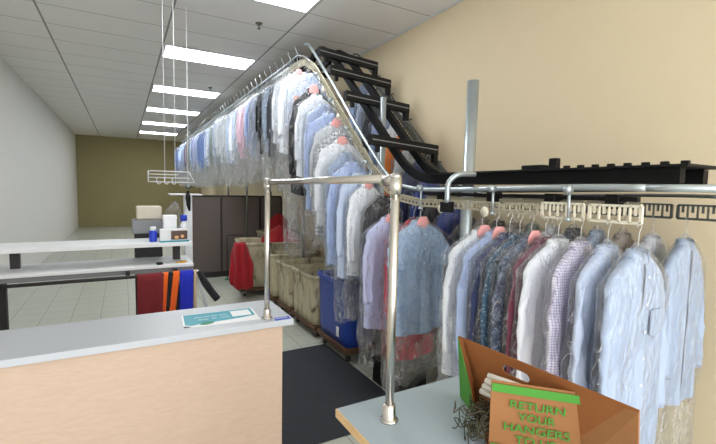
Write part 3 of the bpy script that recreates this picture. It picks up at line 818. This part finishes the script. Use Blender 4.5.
# ------------------------------------------------------------------ laundry carts
def cart(label, x0, x1, y0, y1, zb, zt_, mat, rim, rz=0, sticker=False, name='laundry_cart'):
    c = Vector(((x0+x1)/2, (y0+y1)/2, 0)); t = thing(name, label, 'cart', c, rz, 'laundry carts along the conveyor')
    hx, hy = (x1-x0)/2, (y1-y0)/2
    def rr4(ix, z, bulge=0):
        p = []; r = .05
        for k in range(32):
            a = 2*PI*(k+.5)/32; q = Vector((math.cos(a), math.sin(a), 0)); m_ = (abs(q.x)**14+abs(q.y)**14)**(1/14); q = Vector((q.x/m_*(hx-ix), q.y/m_*(hy-ix), 0))
            b = bulge*nz(q.x*5+c.x, q.y*5, z*4)
            q = Vector((q.x*(1+b), q.y*(1+b), z)); q.y = math.copysign(abs(q.y)**1, q.y); p.append(q)
        return p
    rows = [rr4(.03, zb)]+[rr4(.025-.025*i/7, zb+(zt_-zb)*i/7, .025 if i < 7 else 0) for i in range(8)]
    rows += [rr4(.018, zt_), rr4(.03, zt_-.03), rr4(.05, zb+.2)]
    def ring(ix, z):
        return rr4(ix, z)
    P('tub', MB().rings(rows, cap0=True, cap1=True), mat, t)
    P('rim', MB().rings([rr4(-.012, zt_-.035), rr4(-.014, zt_-.01), rr4(-.004, zt_+.004), rr4(.02, zt_+.004), rr4(.022, zt_-.02)]), rim, t)
    P('dolly_base', MB().box(-hx+.01, hx-.01, -hy+.01, hy-.01, zb-.055, zb-.003, .006), M['dolly'], t)
    for sx in (-1, 1):
        for sy in (-1, 1):
            w = P('caster', MB().box(sx*(hx-.07)-.02, sx*(hx-.07)+.02, sy*(hy-.08)-.02, sy*(hy-.08)+.02, .05, zb-.055), M['galv_dark'], t)
            P('wheel', MB().lathe([(.02, -.014), (.032, -.012), (.032, .012), (.02, .014)], (sx*(hx-.07), sy*(hy-.08), .032), 16, 'x'), M['dark_trim'], w)
    if sticker:
        P('label_sticker', MB().box(-hx-.006, -hx-.001, -.2, -.15, zb+.08, zb+.17), M['white'], t, 'small white label')
    return t
cart('blue plastic laundry tub on a wooden dolly under the hanging bags', 1.74, 2.09, 3.26, 3.94, .15, .76, M['blue_tub'], M['blue_tub'], sticker=True)
cart('stained canvas laundry cart beside the blue tub', 1.74, 2.42, 4.0, 4.72, .14, .68, M['canvas'], M['canvas_rim'])
cart('narrow stained canvas laundry cart, second from the blue tub', 1.74, 2.42, 4.77, 5.27, .14, .67, M['canvas'], M['canvas_rim'])
cart('small canvas laundry cart just before the red draped one', 1.72, 2.42, 5.36, 5.74, .14, .72, M['canvas'], M['canvas_rim'])
cart('large canvas laundry cart with a red cloth draped over its corner', 1.5, 2.48, 5.98, 6.72, .14, .8, M['canvas'], M['canvas_rim'], rz=-.12)
cart('far canvas laundry cart piled with red cloth by the wall', 2.1, 2.76, 6.95, 7.5, .14, .84, M['canvas_rim'], M['canvas_rim'])

def drape(label, name, cx, cy, z0, z1, w0, w1, d, mat, rz=0, cat='cloth', seed=0, lean=0):
    rows = []; K = 40
    for i in range(18):
        t = i/17; z = z1+(z0-z1)*t; r = []
        w = w0+(w1-w0)*math.sin(min(1, t*1.15)*PI*.62)
        if t > .88: w *= 1-(t-.88)*2.2
        for k in range(K):
            a = 2*PI*k/K; q = sup(a, w, d*(.5+.7*math.sin(PI*min(1, t*.8+.12))), .9)
            q.y += .035*math.sin(q.x*55+seed+4*nz(q.x*3, seed, z*3))*min(1, t*3+.2)
            q.x += .03*nz(seed, q.y*6, z*5)+lean*t
            r.append(Vector((q.x, q.y, z-.03*nz(q.x*8, 3, seed))))
        rows.append(r)
    o = P(name, MB().rings(rows, cap0=True, cap1=True), mat); o.location = (cx, cy, 0); o.rotation_euler = (0, 0, rz)
    return tag(o, label, cat)
drape('crumpled red cloth hanging down over the corner of the canvas cart', 'red_cloth', 1.43, 5.95, .16, .83, .08, .17, .085, M['red'], rz=-.35, seed=2, lean=.05)
def mound(label, name, cx, cy, z0, h, rx, ry, mat, seed):
    rows = []; K = 40
    for i in range(22):
        t = i/21; r = []
        for k in range(K):
            a = 2*PI*k/K; f = (1-t**2.6)**.8*(1+.3*nz(math.cos(a)*2+seed, math.sin(a)*2, t*3)+.22*abs(nz(math.cos(a)*5, math.sin(a)*5+seed, t*4)))+.02
            r.append(Vector((rx*f*math.cos(a)+.1*t*nz(seed, 2, t), ry*f*math.sin(a), z0+h*t+.03*nz(math.cos(a)*5, math.sin(a)*5+seed, t*6))))
        rows.append(r)
    o = P(name, MB().rings(rows, cap0=True, cap1=True), mat); o.location = (cx, cy, 0)
    return tag(o, label, 'laundry pile')
mound('heap of red cloth rising out of the far canvas cart', 'red_laundry_heap', 2.44, 7.22, .36, .8, .31, .22, M['red'], 1)
mound('low heap of red laundry in the large canvas cart', 'red_laundry_heap', 2.16, 6.35, .36, .66, .36, .28, M['red'], 4)
bc = thing('black_crate', 'low black crate on the floor under the lavender shirt', 'crate', (1.98, 2.75, 0))
b = MB()
for a in ((-.16, .16, -.16, -.15), (-.16, .16, .15, .16)): b.box(*a, .02, .2)
for a in ((-.16, -.15), (.15, .16)): b.box(a[0], a[1], -.15, .15, .02, .2)
b.box(-.16, .16, -.16, .16, 0, .02)
P('shell', b, M['black'], bc)
P('rim', MB().box(-.17, .17, -.172, -.155, .19, .21).box(-.17, .17, .155, .172, .19, .21).box(-.172, -.155, -.155, .155, .19, .21).box(.155, .172, -.155, .155, .19, .21), M['black'], bc)

# ------------------------------------------------------------------ partition
pt = thing('office_partition', 'brown grey fabric office partition standing across the back', 'partition', (1.8, 7.7, 0))
for x0, x1 in ((1.0, 1.5), (1.53, 2.2), (2.23, 2.62)):
    cp(pt, 'panel', MB().box(x0, x1, 7.66, 7.71, .1, 1.44), M['partition'])
    cp(pt, 'top_cap', MB().box(x0-.01, x1+.01, 7.65, 7.72, 1.44, 1.47, .004), M['dark_trim'])
    cp(pt, 'kick_strip', MB().box(x0-.01, x1+.01, 7.65, 7.72, 0, .1), M['dark_trim'])
for x in (1.0, 1.515, 2.215, 2.635):
    cp(pt, 'upright', MB().box(x-.014, x+.014, 7.645, 7.725, 0, 1.44), M['dark_trim'])
hf = thing('wire_stand', 'thin dark wire frame leaning in front of the partition', 'stand', (1.8, 7.5, 0))
cp(hf, 'frame', MB().tube([(1.55, 7.35, .01), (1.58, 7.5, .72), (1.6, 7.53, .76), (1.83, 7.53, .76), (1.85, 7.5, .72), (1.84, 7.35, .01)], .008, 8), M['dark_trim'])
cp(hf, 'foot', MB().tube([(1.5, 7.3, .012), (1.66, 7.36, .012), (1.62, 7.25, .012)], .012, 8), M['green_leaf'])
kn = P('dark_bottle', MB().lathe([(.028, 0), (.03, .06), (.012, .09), (.012, .13), (.016, .14)], (2.42, 7.685, 1.47), 14), M['ink'])
tag(kn, 'small dark bottle standing on top of the partition', 'bottle')

# ------------------------------------------------------------------ second counter at the left
sc_ = thing('work_counter', 'two tier white work counter behind the flyer counter', 'counter', (0, 4, 0))
T2 = E-.50
cp(sc_, 'upper_shelf', MB().box(-1.0, .53, 3.98, 4.4, T2-.035, T2, .003), M['white'])
cp(sc_, 'lower_shelf', MB().box(-1.0, .53, 3.9, 4.4, T2-.21, T2-.185, .003), M['white'])
cp(sc_, 'shelf_edge', MB().box(-1.0, .525, 3.92, 4.38, T2-.25, T2-.21), M['grey_shelf'])
cp(sc_, 'upright', MB().box(.39, .45, 4.18, 4.24, T2-.185, T2-.035), M['dark_trim'])
cp(sc_, 'upright', MB().box(-.8, -.74, 4.18, 4.24, T2-.185, T2-.035), M['dark_trim'])
for x in (-.9, .4):
    cp(sc_, 'leg', MB().box(x, x+.05, 4.28, 4.33, 0, T2-.25), M['dark_trim'])
sb = thing('tape_dispenser', 'yellow taped black tool lying on the lower shelf', 'tape', (.4, 4.0, T2-.185))
cp(sb, 'yellow_strip', MB().tube(smoothpath([(.39, 3.97, T2-.179), (.44, 3.96, T2-.179), (.48, 3.99, T2-.179), (.44, 4.04, T2-.179)], 4), .006, 8), M['yellow'])
ss = thing('scissors', 'pair of black handled scissors on the lower shelf', 'scissors', (.3, 3.98, T2-.185))
for s in (-1, 1):
    cp(ss, 'handle', MB().tube([(.26+.022*math.cos(a*PI/6), 3.96+s*.022+.018*math.sin(a*PI/6), T2-.177) for a in range(13)], .006, 6), M['black'])
    cp(ss, 'blade', MB().prism([(.28, 3.96+s*.012, T2-.18), (.36, 3.96-s*.012, T2-.18), (.28, 3.96+s*.004, T2-.18)], .003), M['steel'])
# card display
dp = thing('picture_display', 'white framed display with a brown candle picture on the work counter', 'display', (.39, 4.03, T2))
cp(dp, 'white_box', MB().box(.27, .5, 4.02, 4.09, T2+.012, T2+.115, .003), M['white'])
cp(dp, 'picture', MB().box(.36, .495, 4.013, 4.02, T2+.02, T2+.1), M['picture'], 'brown picture with two candles')
for x, z, r in ((.405, .042, .018), (.452, .05, .014)):
    cp(dp, 'printed_candle', MB().prism([(x+r*math.cos(2*PI*k/12), 4.011, T2+z+r*(1.1 if r < .016 else .8)*math.sin(2*PI*k/12)) for k in range(12)], .0015), M['flame'])
cp(dp, 'teal_base', MB().box(.27, .51, 4.0, 4.1, T2, T2+.012), M['teal_dark'], 'teal base strip')
wb = thing('white_carton', 'plain white carton behind the picture display', 'carton', (.36, 4.2, T2))
cp(wb, 'carton', MB().box(.31, .42, 4.14, 4.26, T2, T2+.225, .003), M['white'])
cp(wb, 'lid_flap', MB().box(.308, .422, 4.138, 4.262, T2+.195, T2+.228, .003), M['white'])
bo = thing('spray_bottle', 'white bottle with a blue cap behind the picture display', 'bottle', (.5, 4.22, T2))
cp(bo, 'bottle', MB().lathe([(.028, 0), (.03, .01), (.03, .14), (.016, .165), (.014, .175)], (.485, 4.18, T2), 18), M['white'])
cp(bo, 'cap', MB().lathe([(.03, 0), (.03, .05), (.026, .055)], (.485, 4.18, T2+.175), 18), M['blue'], 'blue cap')
sbx = thing('blue_jar', 'small blue jar at the left of the work counter', 'jar', (.26, 4.08, T2))
cp(sbx, 'jar', MB().lathe([(.03, 0), (.032, .01), (.032, .09), (.024, .1)], (.22, 4.1, T2), 16), M['blue'])
cp(sbx, 'lid', MB().lathe([(.026, 0), (.026, .03), (.022, .034)], (.22, 4.1, T2+.1), 16), M['white'])
mc = thing('sewing_machine', 'cream and dark machine at the left behind the work counter', 'machine', (.3, 4.6, T2))
cp(mc, 'body', MB().box(.1, .32, 4.45, 4.6, E-.33, E-.2, .015), M['cream_plastic'])
cp(mc, 'base', MB().box(.06, .34, 4.42, 4.65, E-.46, E-.33, .01), M['grey_shelf'])
cp(mc, 'foot', MB().box(.08, .32, 4.45, 4.6, 0, E-.46), M['dark_trim'])
mound('bundle of crumpled clear plastic beside the white carton', 'plastic_bundle', .44, 4.5, T2+.0, .34, .1, .1, M['film'], 6)['category'] = 'bag'
ps = thing('plastic_stand', 'dark stand carrying the plastic bundle', 'stand', (.44, 4.5, 0))
cp(ps, 'top', MB().box(.36, .53, 4.42, 4.58, T2-.03, T2-.004), M['dark_trim'])
cp(ps, 'leg', MB().box(.43, .46, 4.48, 4.52, 0, T2-.03), M['dark_trim'])
# pressing plate on a white post
pr = thing('pressing_station', 'flat white pressing plate on a broad white post', 'press', (.55, 4.75, 0))
cp(pr, 'post', MB().box(.565, .645, 4.8, 4.9, 0, E-.1, .006), M['white'])
cp(pr, 'plate', MB().box(.42, .74, 4.72, 4.98, E-.098, E-.083, .006), M['frame_white'])
sg = thing('steam_gun', 'black steam gun hanging in front of the white post', 'tool', (.58, 4.68, E-.1))
cp(sg, 'handle', MB().tube([(.59, 4.69, E-.05), (.588, 4.68, E-.12), (.592, 4.675, E-.2), (.6, 4.67, E-.26)], [.012, .026, .02, .009], 12), M['black'])
cp(sg, 'nozzle', MB().lathe([(.012, 0), (.034, .012), (.034, .03), (.01, .045)], (.59, 4.69, E-.03), 14), M['galv_dark'])
cp(sg, 'hose', MB().tube([(.59, 4.69, E+.0), (.592, 4.69, E+.6), (.592, 4.69, H)], .004, 6), M['frame_white'])
# hanging wire rack
hr = thing('hanging_wire_rack', 'white wire rack with small hooks hung from the ceiling', 'rack', (.3, 4.3, E+.1))
for x in (.34, .43):
    cp(hr, 'suspension_wire', MB().tube([(x, 4.3, E+.02), (x, 4.3, H)], .003, 6), M['frame_white'])
rk = MB()
for z, x1 in ((.135, .55), (.105, .45), (.075, .56), (.035, .6)):
    rk.tube([(.2, 4.3, E+z), (x1, 4.3, E+z)], .005, 6)
rk.tube([(.55, 4.3, E+.135), (.6, 4.3, E+.035)], .005, 6).tube([(.2, 4.3, E+.135), (.2, 4.3, E+.035)], .005, 6)
cp(hr, 'frame', rk, M['frame_white'])
for x in (.27, .335, .4):
    cp(hr, 'hook', MB().tube(smoothpath([(x, 4.28, E+.075), (x, 4.27, E+.03), (x+.02, 4.27, E+.015), (x+.035, 4.27, E+.04)], 4), .004, 6), M['frame_white'])

# clothes hanging below the lower shelf
br = thing('garment_bar', 'dark bar under the work counter holding folded clothes', 'bar', (.2, 3.84, T2-.27))
cp(br, 'bar', MB().tube([(-1.0, 3.84, T2-.255), (.6, 3.84, T2-.255)], .014, 10), M['dark_trim'])
for x in (.36, .0): cp(br, 'bracket', MB().box(x, x+.03, 3.84, 3.93, T2-.255, T2-.21), M['dark_trim'])
def hung(label, name, x0, x1, L, mat, skew=0, seed=0):
    rows = []; n = 14
    prof = [(.02, -L*.96)]+[(.02+.01*(1-k/6), -L*.96*(1-k/6)) for k in range(1, 6)]+[(.022, .0), (.014, .016), (0, .021), (-.014, .016), (-.022, 0)]+[(-.022-.015*k/8, -L*k/8) for k in range(1, 9)]
    for k in range(n+1):
        u = k/n; r = []
        for yy, zz in prof:
            d = -zz/L if zz < 0 else 0
            x = x0+(x1-x0)*u+skew*d
            r.append(Vector((x, yy+.012*math.sin(u*11+seed)*d, zz+.012*nz(u*3, seed, 1)*d)))
        rows.append(r)
    me = MB().rings(rows, closed=False).mesh(name); bm = bmesh.new(); bm.from_mesh(me)
    bmesh.ops.solidify(bm, geom=bm.faces[:], thickness=.004); bm.to_mesh(me); bm.free()
    o = link(name, me, mat); o.location = (0, 3.84, T2-.255)
    return tag(o, label, 'clothing')
hung('maroon garment folded over the bar, leftmost', 'folded_garment', .08, .275, .42, M['maroon'], 0, 1)
hung('narrow orange garment beside the maroon one', 'folded_garment', .282, .315, .42, M['orange'], -.03, 2)
hung('black garment between two orange ones', 'folded_garment', .32, .35, .42, M['black_cloth'], -.03, 3)
hung('wide orange garment left of the blue one', 'folded_garment', .355, .405, .44, M['orange'], -.05, 4)
hung('cobalt blue garment hanging in the middle of the bar', 'folded_garment', .41, .515, .44, M['cobalt'], -.01, 5)
hung('beige garment right of the cobalt one', 'folded_garment', .52, .545, .42, M['beige_cloth'], -.01, 6)
hung('white and grey garment slanting out at the end of the bar', 'folded_garment', .54, .56, .34, M['white_cloth'], .08, 7)
ha = P('black_sleeve', MB().tube(smoothpath([(.555, 3.8, T2-.24), (.6, 3.79, T2-.33), (.66, 3.78, T2-.43), (.71, 3.77, T2-.5)], 4), [.02+.012*min(1, k/5) for k in range(13)], 14), M['black_cloth'])
tag(ha, 'black trouser leg slanting off the right end of the bar', 'clothing')

# ------------------------------------------------------------------ camera
yaw, pitch, roll, f = .5147, .0781, -.02, 414.493
fw = Vector((math.sin(yaw)*math.cos(pitch), math.cos(yaw)*math.cos(pitch), -math.sin(pitch)))
r = Vector((math.cos(yaw), -math.sin(yaw), 0)); d = fw.cross(r)
c_, s_ = math.cos(roll), math.sin(roll)
r2 = r*c_+d*s_; d2 = r*(-s_)+d*c_
cam = bpy.data.cameras.new('camera'); co = bpy.data.objects.new('camera', cam); COL.objects.link(co)
mtx = Matrix((( r2.x, -d2.x, -fw.x, 0), (r2.y, -d2.y, -fw.y, 0), (r2.z, -d2.z, -fw.z, E), (0, 0, 0, 1)))
co.matrix_world = mtx
cam.sensor_fit = 'HORIZONTAL'; cam.sensor_width = 36; cam.lens = f/716*36; cam.clip_start = .02; cam.clip_end = 100
S.camera = co

# ------------------------------------------------------------------ light: daylight from the shop front, lamps overhead
al = bpy.data.lights.new('shopfront_daylight', 'AREA'); al.shape = 'RECTANGLE'; al.size = 4.0; al.size_y = 2.7; al.energy = 62; al.color = (1, .985, .96)
ao = bpy.data.objects.new('shopfront_daylight', al); COL.objects.link(ao); ao.location = (.66, -2.5, 1.6); ao.rotation_euler = (PI/2, 0, 0)
w = bpy.data.worlds.new('sky'); S.world = w; w.use_nodes = True
w.node_tree.nodes['Background'].inputs[0].default_value = (.93, .96, 1, 1); w.node_tree.nodes['Background'].inputs[1].default_value = 3.4
S.view_settings.view_transform = 'Standard'; S.view_settings.look = 'None'; S.view_settings.gamma = 1; S.view_settings.use_curve_mapping = False
S.view_settings.exposure = .05
S.cycles.transparent_max_bounces = 48; S.cycles.max_bounces = 10; S.cycles.diffuse_bounces = 5
